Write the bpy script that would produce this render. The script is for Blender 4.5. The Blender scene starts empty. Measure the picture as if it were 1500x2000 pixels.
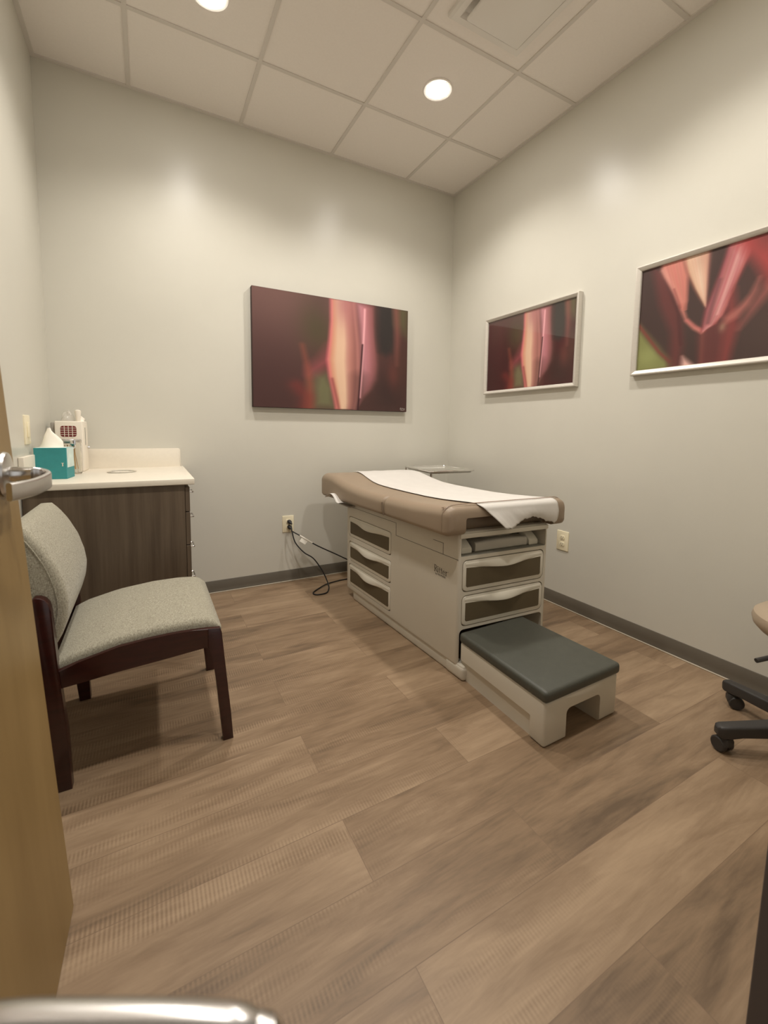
import bpy, bmesh, math, random
import numpy as np
from mathutils import Vector, Matrix
random.seed(7)
SC = bpy.context.scene
COL = SC.collection
PI = math.pi

# ------------------------------------------------------------------ helpers
def lin(c):
    return tuple(((v / 255) / 12.92 if v / 255 <= 0.04045 else ((v / 255 + 0.055) / 1.055) ** 2.4) for v in c)

def tag(o, label=None, cat=None, group=None, kind=None):
    if label: o['label'] = label
    if cat: o['category'] = cat
    if group: o['group'] = group
    if kind: o['kind'] = kind
    return o

def thing(name, label, cat, loc=(0, 0, 0), rz=0.0, group=None):
    o = bpy.data.objects.new(name, None)
    o.empty_display_size = 0.1
    COL.objects.link(o)
    o.location = loc
    o.rotation_euler = (0, 0, rz)
    return tag(o, label, cat, group)

def obj(name, bm, mat, parent=None, smooth=0.6):
    bmesh.ops.recalc_face_normals(bm, faces=bm.faces[:])
    me = bpy.data.meshes.new(name)
    bm.to_mesh(me)
    bm.free()
    if mat: me.materials.append(mat)
    if smooth:
        me.shade_smooth()
        me.set_sharp_from_angle(angle=smooth)
    o = bpy.data.objects.new(name, me)
    COL.objects.link(o)
    if parent: o.parent = parent
    return o

def B():
    return bmesh.new()

def merge(bm, src):
    me = bpy.data.meshes.new('tmp')
    src.to_mesh(me)
    src.free()
    bm.from_mesh(me)
    bpy.data.meshes.remove(me)

def box(bm, x0, x1, y0, y1, z0, z1, bev=0.0, seg=3, M=None):
    t = B()
    bmesh.ops.create_cube(t, size=1)
    for v in t.verts:
        v.co = Vector(((x0 + x1) / 2 + v.co.x * (x1 - x0), (y0 + y1) / 2 + v.co.y * (y1 - y0), (z0 + z1) / 2 + v.co.z * (z1 - z0)))
    if bev > 0:
        bmesh.ops.bevel(t, geom=t.edges[:], offset=bev, segments=seg, profile=0.5, affect='EDGES')
    if M: bmesh.ops.transform(t, matrix=M, verts=t.verts[:])
    merge(bm, t)
    return bm

def loft(bm, loops, cap=True):
    rows = [[bm.verts.new(p) for p in L] for L in loops]
    n = len(rows[0])
    for a, b in zip(rows, rows[1:]):
        for i in range(n):
            j = (i + 1) % n
            bm.faces.new((a[i], a[j], b[j], b[i]))
    if cap:
        bm.faces.new(rows[0][::-1])
        bm.faces.new(rows[-1])
    return bm

def rrect(x0, x1, z0, z1, rt, rb=None, n=6):
    """closed loop of (a, b); rt radius of the upper corners, rb of the lower"""
    rb = rt if rb is None else rb
    pts = []
    for cx, cz, r, a0 in ((x1 - rt, z1 - rt, rt, 0), (x0 + rt, z1 - rt, rt, 90), (x0 + rb, z0 + rb, rb, 180), (x1 - rb, z0 + rb, rb, 270)):
        for k in range(n + 1):
            a = math.radians(a0 + 90 * k / n)
            pts.append((cx + r * math.cos(a), cz + r * math.sin(a)))
    return pts

def smooth_path(P, k=8):
    P = [Vector(p) for p in P]
    out = []
    for i in range(len(P) - 1):
        p0 = P[max(i - 1, 0)]; p1 = P[i]; p2 = P[i + 1]; p3 = P[min(i + 2, len(P) - 1)]
        for s in range(k):
            t = s / k
            out.append(0.5 * ((2 * p1) + (p2 - p0) * t + (2 * p0 - 5 * p1 + 4 * p2 - p3) * t * t + (3 * p1 - p0 - 3 * p2 + p3) * t ** 3))
    out.append(P[-1])
    return out

def tube(bm, pts, r, n=12, closed=False):
    pts = [Vector(p) for p in pts]
    m = len(pts)
    T = []
    for i in range(m):
        if closed: d = pts[(i + 1) % m] - pts[i - 1]
        else: d = pts[min(i + 1, m - 1)] - pts[max(i - 1, 0)]
        T.append(d.normalized())
    up = Vector((0, 0, 1)) if abs(T[0].z) < 0.9 else Vector((1, 0, 0))
    N = (up - T[0] * up.dot(T[0])).normalized()
    loops = []
    for i in range(m):
        N = (N - T[i] * N.dot(T[i])).normalized()
        Bn = T[i].cross(N)
        rr = r[i] if isinstance(r, (list, tuple)) else r
        loops.append([pts[i] + (N * math.cos(2 * PI * k / n) + Bn * math.sin(2 * PI * k / n)) * rr for k in range(n)])
    if closed: loops.append(loops[0]); return loft(bm, loops, False)
    return loft(bm, loops)

def lathe(bm, prof, n=32, M=None):
    """prof: list of (r, z) around local z"""
    t = B()
    loops = [[Vector((max(r, 1e-5) * math.cos(2 * PI * k / n), max(r, 1e-5) * math.sin(2 * PI * k / n), z)) for k in range(n)] for r, z in prof]
    loft(t, loops)
    bmesh.ops.remove_doubles(t, verts=t.verts[:], dist=1e-6)
    if M: bmesh.ops.transform(t, matrix=M, verts=t.verts[:])
    merge(bm, t)
    return bm

def prism(bm, poly, f, c0, c1, bev=0.0, seg=2):
    """poly of (a, b) extruded from c0 to c1; f(a, b, c) gives the point"""
    t = B()
    lo = [t.verts.new((a, b, c0)) for a, b in poly]
    hi = [t.verts.new((a, b, c1)) for a, b in poly]
    n = len(poly)
    t.faces.new(lo[::-1]); top = t.faces.new(hi)
    for i in range(n):
        j = (i + 1) % n
        t.faces.new((lo[i], lo[j], hi[j], hi[i]))
    if bev > 0:
        bmesh.ops.bevel(t, geom=list(top.edges), offset=bev, segments=seg, profile=0.5, affect='EDGES')
    for v in t.verts: v.co = Vector(f(*v.co))
    merge(bm, t)
    return bm

def warp(bm, f):
    for v in bm.verts: v.co = Vector(f(v.co))
    return bm

def cut(o, cutters):
    """subtract bmesh volumes from a mesh object for good"""
    tmp = []
    for c in cutters:
        bmesh.ops.recalc_face_normals(c, faces=c.faces[:])
        me = bpy.data.meshes.new('cut'); c.to_mesh(me); c.free()
        q = bpy.data.objects.new('cut', me); COL.objects.link(q)
        m = o.modifiers.new('b', 'BOOLEAN'); m.operation = 'DIFFERENCE'; m.solver = 'EXACT'; m.object = q
        tmp.append(q)
    bpy.context.view_layer.update()
    dg = bpy.context.evaluated_depsgraph_get()
    me = bpy.data.meshes.new_from_object(o.evaluated_get(dg))
    old = o.data
    o.modifiers.clear()
    o.data = me
    me.shade_smooth(); me.set_sharp_from_angle(angle=0.6)
    bpy.data.meshes.remove(old)
    for q in tmp:
        d = q.data
        bpy.data.objects.remove(q)
        bpy.data.meshes.remove(d)
    return o

def shear_obj(o, k):
    for v in o.data.vertices: v.co.y -= k * v.co.x
    return o

def interp(x, tab):
    xs = [t[0] for t in tab]; ys = [t[1] for t in tab]
    return float(np.interp(x, xs, ys))

# ------------------------------------------------------------------ materials
def mat(name, col, rough=0.5, metal=0.0, spec=0.5, noise=None, bump=None, coat=0.0, trans=0.0, alpha=1.0, sheen=0.0):
    m = bpy.data.materials.new(name)
    m.use_nodes = True
    nt = m.node_tree; N = nt.nodes; L = nt.links
    p = N['Principled BSDF']
    c = lin(col) if max(col) > 1 else col
    p.inputs['Base Color'].default_value = (*c, 1)
    p.inputs['Roughness'].default_value = rough
    p.inputs['Metallic'].default_value = metal
    p.inputs['Specular IOR Level'].default_value = spec
    p.inputs['Coat Weight'].default_value = coat
    p.inputs['Transmission Weight'].default_value = trans
    p.inputs['Alpha'].default_value = alpha
    p.inputs['Sheen Weight'].default_value = sheen
    tc = N.new('ShaderNodeTexCoord')
    if noise:
        sc, amt = noise[0], noise[1]
        mp = N.new('ShaderNodeMapping'); L.new(tc.outputs['Object'], mp.inputs['Vector'])
        mp.inputs['Scale'].default_value = noise[2] if len(noise) > 2 else (1, 1, 1)
        nz = N.new('ShaderNodeTexNoise'); nz.inputs['Scale'].default_value = sc; nz.inputs['Detail'].default_value = 5
        L.new(mp.outputs[0], nz.inputs['Vector'])
        cr = N.new('ShaderNodeValToRGB')
        cr.color_ramp.elements[0].position = 0.3; cr.color_ramp.elements[1].position = 0.7
        cr.color_ramp.elements[0].color = (*[max(0, v * (1 - amt)) for v in c], 1)
        cr.color_ramp.elements[1].color = (*[v * (1 + amt) for v in c], 1)
        L.new(nz.outputs['Fac'], cr.inputs['Fac']); L.new(cr.outputs['Color'], p.inputs['Base Color'])
    if bump:
        sc, st, dist = bump
        nb = N.new('ShaderNodeTexNoise'); nb.inputs['Scale'].default_value = sc; nb.inputs['Detail'].default_value = 3
        L.new(tc.outputs['Object'], nb.inputs['Vector'])
        bp = N.new('ShaderNodeBump'); bp.inputs['Strength'].default_value = st; bp.inputs['Distance'].default_value = dist
        L.new(nb.outputs['Fac'], bp.inputs['Height']); L.new(bp.outputs['Normal'], p.inputs['Normal'])
    return m

M = {}
M['wall'] = mat('wall paint', (206, 203, 192), 0.31, spec=0.3, noise=(3, 0.015), bump=(160, 0.06, 0.002))
M['ceiling'] = mat('ceiling tile', (236, 230, 224), 0.9, spec=0.2, noise=(90, 0.012), bump=(260, 0.1, 0.002))
M['grid'] = mat('ceiling grid', (212, 206, 199), 0.6)
M['base'] = mat('vinyl base', (98, 91, 80), 0.5, noise=(8, 0.05))
M['caulk'] = mat('caulk', (190, 180, 162), 0.6)
M['cream'] = mat('cream laminate', (228, 220, 205), 0.4, noise=(60, 0.015))
M['ivory'] = mat('ivory plastic', (236, 226, 196), 0.35)
M['white_plastic'] = mat('white plastic', (232, 224, 210), 0.4)
M['table_body'] = mat('table body', (206, 199, 184), 0.42, noise=(5, 0.015))
M['table_light'] = mat('drawer fronts', (216, 210, 195), 0.35, noise=(5, 0.01))
M['taupe'] = mat('taupe panel', (92, 80, 58), 0.6, noise=(12, 0.05))
M['vinyl'] = mat('tan vinyl', (152, 134, 114), 0.42, spec=0.5, noise=(6, 0.03), bump=(260, 0.12, 0.002))
M['vinyl_dark'] = mat('brown vinyl', (118, 101, 82), 0.35, bump=(260, 0.1, 0.002))
M['stool_vinyl'] = mat('stool vinyl', (170, 152, 130), 0.4, noise=(6, 0.03), bump=(260, 0.12, 0.002))
M['step_pad'] = mat('step pad rubber', (74, 75, 67), 0.5, noise=(30, 0.06), bump=(300, 0.35, 0.002))
M['paper'] = mat('exam paper', (216, 212, 206), 0.8, noise=(14, 0.015), bump=(35, 0.15, 0.004))
M['tissue'] = mat('tissue', (248, 242, 230), 0.9, bump=(40, 0.2, 0.003))
M['black'] = mat('black plastic', (30, 28, 28), 0.45)
M['stool_black'] = mat('dark grey plastic', (52, 49, 47), 0.5, bump=(300, 0.1, 0.001))
M['cord'] = mat('black cord', (24, 22, 22), 0.5)
M['chrome'] = mat('chrome', (0.75, 0.74, 0.72), 0.12, metal=1)
M['satin'] = mat('satin steel', (0.62, 0.60, 0.58), 0.3, metal=1)
M['steel'] = mat('tray steel', (0.78, 0.77, 0.74), 0.34, metal=1)
M['frame_metal'] = mat('brushed frame', (206, 200, 190), 0.38, metal=0.25, noise=(30, 0.06, (1, 1, 12)), bump=(120, 0.15, 0.002))
M['mahogany'] = mat('mahogany', (50, 17, 13), 0.28, coat=0.25, noise=(14, 0.25, (1, 6, 6)))
M['fabric'] = None
M['teal'] = mat('teal card', (48, 138, 142), 0.6, noise=(40, 0.05))
M['pale_card'] = mat('pale printed card', (205, 222, 218), 0.6, noise=(25, 0.12))
M['red'] = mat('red bin', (110, 30, 30), 0.4)
M['grey_rubber'] = mat('plain grey', (160, 154, 145), 0.5)
M['wood_stick'] = mat('swab stick', (206, 170, 120), 0.7)
M['cotton'] = mat('cotton', (250, 248, 240), 0.95)
M['pan'] = mat('grey pan', (186, 180, 168), 0.45)
M['shelf'] = mat('grey shelf', (128, 126, 116), 0.5)
M['dark'] = mat('dark void', (26, 24, 22), 0.8)
M['canvas_edge'] = mat('canvas edge', (60, 42, 38), 0.8)
M['frame_paint'] = mat('door frame paint', (84, 78, 78), 0.45, noise=(6, 0.04))
M['label_grey'] = mat('dark lettering', (30, 28, 27), 0.6)
M['vent'] = mat('vent enamel', (226, 222, 216), 0.35)
M['trim_ring'] = mat('lamp trim', (235, 230, 222), 0.4)
M['strap'] = mat('clear strap', (168, 146, 128), 0.3, alpha=0.7)
M['tag'] = mat('white tag', (225, 220, 208), 0.6)
M['gap'] = mat('shadow gap', (70, 62, 52), 0.7)

def glass(name, rough=0.0, col=(1, 1, 1)):
    m = bpy.data.materials.new(name); m.use_nodes = True
    p = m.node_tree.nodes['Principled BSDF']
    p.inputs['Base Color'].default_value = (*col, 1); p.inputs['Roughness'].default_value = rough
    p.inputs['Transmission Weight'].default_value = 1; p.inputs['IOR'].default_value = 1.2
    return m
M['glass'] = glass('jar glass', 0.02, (0.95, 0.95, 0.92))
M['clear'] = mat('clear film', (225, 220, 210), 0.15, alpha=0.3)

def fabric():
    m = mat('grey woven fabric', (158, 152, 132), 0.9, spec=0.2, sheen=0.2)
    nt = m.node_tree; N = nt.nodes; L = nt.links; p = N['Principled BSDF']
    tc = N.new('ShaderNodeTexCoord')
    def st(scale):
        mp = N.new('ShaderNodeMapping'); mp.inputs['Scale'].default_value = scale
        L.new(tc.outputs['Object'], mp.inputs['Vector'])
        n = N.new('ShaderNodeTexNoise'); n.inputs['Scale'].default_value = 1; n.inputs['Detail'].default_value = 3
        L.new(mp.outputs[0], n.inputs['Vector']); return n
    a = st((150, 900, 900)); b = st((900, 150, 150))
    mx = N.new('ShaderNodeMix'); mx.data_type = 'FLOAT'; mx.inputs[0].default_value = 0.5
    L.new(a.outputs['Fac'], mx.inputs[2]); L.new(b.outputs['Fac'], mx.inputs[3])
    cr = N.new('ShaderNodeValToRGB')
    cr.color_ramp.elements[0].position = 0.36; cr.color_ramp.elements[0].color = (*lin((118, 112, 96)), 1)
    cr.color_ramp.elements[1].position = 0.64; cr.color_ramp.elements[1].color = (*lin((192, 187, 168)), 1)
    L.new(mx.outputs[0], cr.inputs['Fac']); L.new(cr.outputs['Color'], p.inputs['Base Color'])
    bp = N.new('ShaderNodeBump'); bp.inputs['Strength'].default_value = 0.25; bp.inputs['Distance'].default_value = 0.002
    L.new(mx.outputs[0], bp.inputs['Height']); L.new(bp.outputs['Normal'], p.inputs['Normal'])
    return m
M['fabric'] = fabric()

def woodgrain(name, dark, light, scale, rough=0.5, spec=0.4):
    """stretched-noise grain; scale = object-space frequency per axis"""
    m = mat(name, light, rough, spec=spec)
    nt = m.node_tree; N = nt.nodes; L = nt.links; p = N['Principled BSDF']
    tc = N.new('ShaderNodeTexCoord'); mp = N.new('ShaderNodeMapping'); mp.inputs['Scale'].default_value = scale
    L.new(tc.outputs['Object'], mp.inputs['Vector'])
    n = N.new('ShaderNodeTexNoise'); n.inputs['Scale'].default_value = 1; n.inputs['Detail'].default_value = 6; n.inputs['Roughness'].default_value = 0.6
    L.new(mp.outputs[0], n.inputs['Vector'])
    cr = N.new('ShaderNodeValToRGB')
    cr.color_ramp.elements[0].position = 0.32; cr.color_ramp.elements[0].color = (*lin(dark), 1)
    cr.color_ramp.elements[1].position = 0.68; cr.color_ramp.elements[1].color = (*lin(light), 1)
    L.new(n.outputs['Fac'], cr.inputs['Fac']); L.new(cr.outputs['Color'], p.inputs['Base Color'])
    return m
M['laminate'] = woodgrain('grey brown laminate', (84, 70, 56), (110, 95, 78), (26, 26, 1.2), 0.45)
M['door_wood'] = woodgrain('maple door veneer', (128, 103, 62), (150, 124, 80), (7, 7, 0.8), 0.42)

def floor_mat():
    m = mat('wood look vinyl plank', (150, 120, 92), 0.42, spec=0.35)
    nt = m.node_tree; N = nt.nodes; L = nt.links; p = N['Principled BSDF']
    def math_(op, a, b=None):
        n = N.new('ShaderNodeMath'); n.operation = op
        for i, v in enumerate((a, b)):
            if v is None: continue
            if isinstance(v, (int, float)): n.inputs[i].default_value = v
            else: L.new(v, n.inputs[i])
        return n.outputs[0]
    tc = N.new('ShaderNodeTexCoord')
    br = N.new('ShaderNodeTexBrick')
    mp0 = N.new('ShaderNodeMapping'); mp0.inputs['Location'].default_value = (0.40, 0.06, 0)
    L.new(tc.outputs['Object'], mp0.inputs['Vector']); L.new(mp0.outputs[0], br.inputs['Vector'])
    br.offset = 0.37; br.offset_frequency = 2; br.squash = 1
    br.inputs['Scale'].default_value = 1; br.inputs['Brick Width'].default_value = 1.22; br.inputs['Row Height'].default_value = 0.19
    br.inputs['Mortar Size'].default_value = 0.0009; br.inputs['Mortar Smooth'].default_value = 0.3; br.inputs['Bias'].default_value = 0
    br.inputs['Color1'].default_value = (0, 0, 0, 1); br.inputs['Color2'].default_value = (1, 1, 1, 1); br.inputs['Mortar'].default_value = (0.3, 0.3, 0.3, 1)
    # every plank gets its own piece of grain: shift noise by plank tone
    sh = N.new('ShaderNodeVectorMath'); sh.operation = 'MULTIPLY'; sh.inputs[1].default_value = (7.3, 3.1, 0)
    L.new(br.outputs['Color'], sh.inputs[0])
    ad = N.new('ShaderNodeVectorMath'); ad.operation = 'ADD'
    L.new(tc.outputs['Object'], ad.inputs[0]); L.new(sh.outputs[0], ad.inputs[1])
    def nz(scale, det, rough=0.55, dist=0.0):
        mp = N.new('ShaderNodeMapping'); mp.inputs['Scale'].default_value = scale
        L.new(ad.outputs[0], mp.inputs['Vector'])
        n = N.new('ShaderNodeTexNoise'); n.inputs['Scale'].default_value = 1; n.inputs['Detail'].default_value = det
        n.inputs['Roughness'].default_value = rough; n.inputs['Distortion'].default_value = dist
        L.new(mp.outputs[0], n.inputs['Vector']); return n.outputs['Fac']
    g1 = nz((2.4, 15, 1), 8, 0.62, 0.7); g2 = nz((9, 85, 1), 6, 0.65, 0.3); g3 = nz((1.3, 4, 1), 3)
    f = math_('ADD', math_('ADD', math_('MULTIPLY', g1, 0.62), math_('MULTIPLY', g2, 0.22)), math_('MULTIPLY', g3, 0.45))
    sep = N.new('ShaderNodeSeparateColor'); L.new(br.outputs['Color'], sep.inputs[0])
    f = math_('ADD', f, math_('MULTIPLY', sep.outputs[0], 0.14))
    # fine cross ribs, their glare moire painted into the colour, strongest along pale streaks
    sx = N.new('ShaderNodeSeparateXYZ'); L.new(tc.outputs['Object'], sx.inputs[0])
    rib_glare = math_('SINE', math_('MULTIPLY', sx.outputs[0], 2 * PI / 0.0092))
    msk = N.new('ShaderNodeMapRange'); msk.inputs['From Min'].default_value = 0.47; msk.inputs['From Max'].default_value = 0.66
    L.new(nz((1.1, 15, 1), 3, 0.5), msk.inputs['Value'])
    fade = N.new('ShaderNodeMapRange'); fade.inputs['From Min'].default_value = 1.0; fade.inputs['From Max'].default_value = 0.2
    L.new(sx.outputs[0], fade.inputs['Value'])
    f = math_('ADD', f, math_('MULTIPLY', math_('MULTIPLY', rib_glare, msk.outputs[0]), math_('MULTIPLY', fade.outputs[0], 0.085)))
    cr = N.new('ShaderNodeValToRGB')
    e = cr.color_ramp.elements
    e[0].position = 0.49; e[0].color = (*lin((102, 84, 66)), 1)
    e[1].position = 0.90; e[1].color = (*lin((168, 144, 117)), 1)
    q = e.new(0.665); q.color = (*lin((137, 114, 90)), 1)
    L.new(f, cr.inputs['Fac'])
    mx = N.new('ShaderNodeMix'); mx.data_type = 'RGBA'; L.new(br.outputs['Fac'], mx.inputs[0])
    L.new(cr.outputs['Color'], mx.inputs[6]); mx.inputs[7].default_value = (*lin((122, 100, 80)), 1)
    L.new(mx.outputs[2], p.inputs['Base Color'])
    rr = N.new('ShaderNodeMapRange'); rr.inputs['To Min'].default_value = 0.36; rr.inputs['To Max'].default_value = 0.5
    L.new(g1, rr.inputs['Value']); L.new(rr.outputs[0], p.inputs['Roughness'])
    bp = N.new('ShaderNodeBump'); bp.inputs['Strength'].default_value = 0.12; bp.inputs['Distance'].default_value = 0.002
    L.new(f, bp.inputs['Height']); L.new(bp.outputs['Normal'], p.inputs['Normal'])
    return m
M['floor'] = floor_mat()

def emit(name, col, s):
    m = bpy.data.materials.new(name); m.use_nodes = True
    p = m.node_tree.nodes['Principled BSDF']
    p.inputs['Base Color'].default_value = (1, 1, 1, 1)
    p.inputs['Emission Color'].default_value = (*col, 1); p.inputs['Emission Strength'].default_value = s
    return m
M['lamp'] = emit('lamp lens', (1, 0.95, 0.88), 110)

# ------------------------------------------------------------------ room
D, R, LW, H = 2.845, 2.172, -0.545, 2.987       # back wall y, right wall x, left wall x, ceiling
FY0, FY1 = -0.06, 0.015                           # wall with the doorway the viewer stands in
DX0, DX1 = -0.26, 0.775

def struct(name, bm, m, smooth=0.6):
    o = obj(name, bm, m, None, smooth)
    o['kind'] = 'structure'
    return o
struct('floor', box(B(), LW - .1, R + .1, -1.6, D + .1, -.08, 0), M['floor'])
struct('ceiling', box(B(), LW - .1, R + .1, -1.6, D + .1, H, H + .08), M['ceiling'])
struct('wall_back', box(B(), LW - .1, R + .1, D, D + .1, 0, H), M['wall'])
struct('wall_right', box(B(), R, R + .1, -1.6, D, 0, H), M['wall'])
struct('wall_left', box(B(), LW - .1, LW, -1.6, D, 0, H), M['wall'])
LEAN = 0.055
wf = box(B(), LW, DX0 - .03, FY0, FY1, 0, H)
box(wf, DX1 + .19, R, FY0 - .0, FY1, 0, H)
box(wf, DX0 - .03, DX1 + .19, FY0, FY1, 2.2, H)
struct('wall_front', wf, M['wall'])
bb = 0.080
def baseboard(name, f, a0, a1):
    prof = [(0, 0), (.011, 0), (.008, .012), (.0045, .03), (.004, bb - .003), (.002, bb), (0, bb)]
    bm = B()
    loft(bm, [[f(a, d, z) for d, z in prof] for a in (a0, a1)])
    struct(name, bm, M['base'])
baseboard('baseboard_back', lambda a, d, z: (a, D - d, z), 0.08, R)
baseboard('baseboard_right', lambda a, d, z: (R - d, a, z), FY1, D - .011)
baseboard('baseboard_left', lambda a, d, z: (LW + d, a, z), FY1, 2.12)
ck = box(B(), .08, R - .01, D - .018, D - .0105, 0, .006, .002)
struct('trim_3', ck, M['caulk'])
struct('trim_4', box(B(), R - .018, R - .0105, FY1, D - .02, 0, .006, .002), M['caulk'])

# suspended-ceiling grid and wall angle
GX, GY, TS = 1.705, 2.30, 0.605
g = B()
xs = [GX - TS * i for i in range(4)]
ys = [GY - TS * i for i in range(4)]
for x in xs: box(g, x - .010, x + .010, FY1, D, H - .005, H + .01)
for y in ys: box(g, LW, R, y - .010, y + .010, H - .0048, H + .01)
for a in ((LW, R, D - .022, D), (LW, R, FY1, FY1 + .022), (LW, LW + .022, FY1 + .022, D - .022), (R - .022, R, FY1 + .022, D - .022)):
    box(g, a[0], a[1], a[2], a[3], H - .006, H + .01)
struct('trim_1', g, M['grid'])

# door frame the viewer stands in (right jamb shows at the lower right)
fr = B()
def leanx(sgn):
    return lambda c: (c.x + sgn * LEAN * c.z, c.y, c.z)
t = box(B(), DX1, DX1 + .19, FY0 - .03, .12, 0, 2.2, .004, 2)
warp(t, lambda c: (c.x + (LEAN * c.z if c.x < DX1 + .1 else 0), c.y, c.z)); merge(fr, t)
box(fr, DX0 - .10, DX0 - .045, FY0 - .03, .12, 0, 2.2, .004, 2)
box(fr, DX0 - .10, DX1 + .19, FY0 - .03, .12, 2.12, 2.2, .004, 2)
struct('trim_2', fr, M['frame_paint'])

# door leaf, swung open into the room along the left side
LY0, LY1 = 0.11, 0.97
lf = box(B(), DX0 - .045, DX0, LY0, LY1, .006, 2.1, .002, 1)
SWING = .035
warp(lf, lambda c: (c.x - LEAN * c.z + (c.y - LY1) * SWING, c.y, c.z))
door = struct('door_1', lf, M['door_wood'])
HZ, HY = 1.005, 0.895
hx = DX0 - LEAN * HZ + (HY - LY1) * SWING
hb = B()
MX = Matrix.Translation((hx, HY, HZ)) @ Matrix.Rotation(PI / 2, 4, 'Y')
lathe(hb, [(0, .0), (.041, .0), (.042, .004), (.040, .009), (.030, .012), (0, .013)], 36, MX)
rose = obj('rose', hb, M['satin'], door)
hb = B()
lathe(hb, [(0, .010), (.015, .010), (.014, .022), (.0125, .030), (.0125, .044), (0, .046)], 24, MX)
obj('spindle', hb, M['chrome'], door)
lv = B()
path = smooth_path([(hx + .040, HY + .004, HZ - .003), (hx + .055, HY + .010, HZ - .006), (hx + .067, HY + .002, HZ - .010), (hx + .069, HY - .015, HZ - .014),
                    (hx + .060, HY - .06, HZ - .018), (hx + .048, HY - .10, HZ - .019), (hx + .036, HY - .125, HZ - .019)], 8)
loops = []
for i, p in enumerate(path):
    d = (path[min(i + 1, len(path) - 1)] - path[max(i - 1, 0)]).normalized()
    nrm = Vector((d.y, -d.x, 0)).normalized()
    w = .0050; hh = .0155 if 2 < i else .012
    loops.append([p + nrm * a + Vector((0, 0, b)) for a, b in rrect(-w, w, -hh, hh, .0045, n=4)])
loft(lv, loops)
obj('lever_handle', lv, M['satin'], door)

# ------------------------------------------------------------------ ceiling fittings
lampspots = [(GX - TS / 2, GY - TS / 2), (.222, 2.05), (GX - TS / 2, GY - 2.5 * TS), (GX - 2.5 * TS, GY - 2.5 * TS)]
LB = ['lit recessed ceiling downlight over the exam table, nearer the right wall', 'lit recessed ceiling downlight over the left half, cut by the photo top',
      'recessed ceiling downlight near the doorway on the right, out of view', 'recessed ceiling downlight near the doorway on the left, out of view']
for i, (x, y) in enumerate(lampspots):
    t = thing('downlight', LB[i], 'ceiling light', (x, y, H), 0, 'recessed ceiling downlights')
    b = B(); lathe(b, [(.060, -.001), (.082, -.001), (.083, -.004), (.078, -.008), (.062, -.006), (.060, -.001)], 40)
    obj('trim_ring', b, M['trim_ring'], t)
    b = B(); lathe(b, [(0, -.0105), (.03, -.010), (.056, -.008), (.061, -.004), (.061, -.0005), (0, -.0005)], 36)
    obj('lens', b, M['lamp'], t)
    ld = bpy.data.lights.new('downlight_beam', 'SPOT')
    ld.energy = 50; ld.color = (1.0, 0.945, 0.87); ld.spot_size = math.radians(140); ld.spot_blend = 0.7; ld.shadow_soft_size = 0.055
    lo = bpy.data.objects.new('downlight_beam', ld); COL.objects.link(lo); lo.parent = t; lo.location = (0, 0, -.075)

# square plaque air diffuser
vx0, vx1, vy0, vy1 = 1.185, 1.612, 1.185, 1.612
t = thing('air_diffuser', 'white square plaque air diffuser in the ceiling grid', 'air vent', ((vx0 + vx1) / 2, (vy0 + vy1) / 2, H))
h2 = (vx1 - vx0) / 2
b = B()
def sq(s, z): return [Vector((s, s, z)), Vector((-s, s, z)), Vector((-s, -s, z)), Vector((s, -s, z))]
loft(b, [sq(h2, -.0), sq(h2, -.016), sq(h2 - .010, -.028), sq(h2 - .038, -.028), sq(h2 - .055, -.010), sq(h2 - .056, -.009)], True)
obj('outer_frame', b, M['vent'], t)
b = B(); box(b, -h2 + .058, h2 - .058, -h2 + .058, h2 - .058, -.052, -.034, .008, 2)
box(b, -.02, .02, -.02, .02, -.036, -.009)
obj('plaque', b, M['vent'], t)

# ------------------------------------------------------------------ electrical on the walls
def plate_mesh(w, h):
    b = B(); prism(b, rrect(-w / 2, w / 2, -h / 2, h / 2, .004, n=3), lambda a, c, d: (a, -d, c), 0, .006, .0025); return b
def outlet(label, loc, rz, w, h, group):
    t = thing('wall_outlet', label, 'outlet', loc, rz, group)
    obj('cover_plate', plate_mesh(w, h), M['ivory'], t)
    for s in (1, -1):
        b = B(); prism(b, rrect(-.0165, .0165, s * .0205 - .0145, s * .0205 + .0145, .009, n=5), lambda a, c, d: (a, -d, c), .005, .0085, .001)
        so = obj('receptacle', b, M['ivory'], t)
        b = B()
        for dx, hh in ((-.0065, .0055), (.0065, .0045)):
            box(b, dx - .0013, dx + .0013, -.0088, -.007, s * .0205 + .003 - hh, s * .0205 + .003 + hh)
        lathe(b, [(0, 0), (.0028, 0), (.0028, .0016), (0, .0016)], 12, Matrix.Translation((0, -.0072, s * .0205 - .0085)) @ Matrix.Rotation(PI / 2, 4, 'X'))
        obj('slots', b, M['dark'], so)
    b = B(); lathe(b, [(0, 0), (.0032, 0), (.0026, .0014), (0, .0016)], 14, Matrix.Translation((0, -.0055, 0)) @ Matrix.Rotation(PI / 2, 4, 'X'))
    obj('screw', b, M['white_plastic'], t)
    return t
outlet('ivory wall outlet left of the exam table with two black plugs in it', (.779, D, .416), 0, .082, .118, 'wall outlets')
outlet('ivory wall outlet on the right wall beyond the exam table, nothing plugged in', (R, 1.640, .418), -PI / 2, .085, .122, 'wall outlets')

t = thing('switch_plate', 'ivory wall plate with rocker switch on the left wall above the countertop', 'light switch', (LW, 2.285, 1.075), PI / 2)
obj('cover_plate', plate_mesh(.092, .128), M['ivory'], t)
b = B(); box(b, -.017, .017, -.0105, -.004, -.033, .033, .002, 2); obj('rocker', b, M['ivory'], t)
b = B(); box(b, -.006, .006, -.0125, -.009, -.050, -.046, .001, 1); obj('indicator', b, M['white_plastic'], t)

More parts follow.
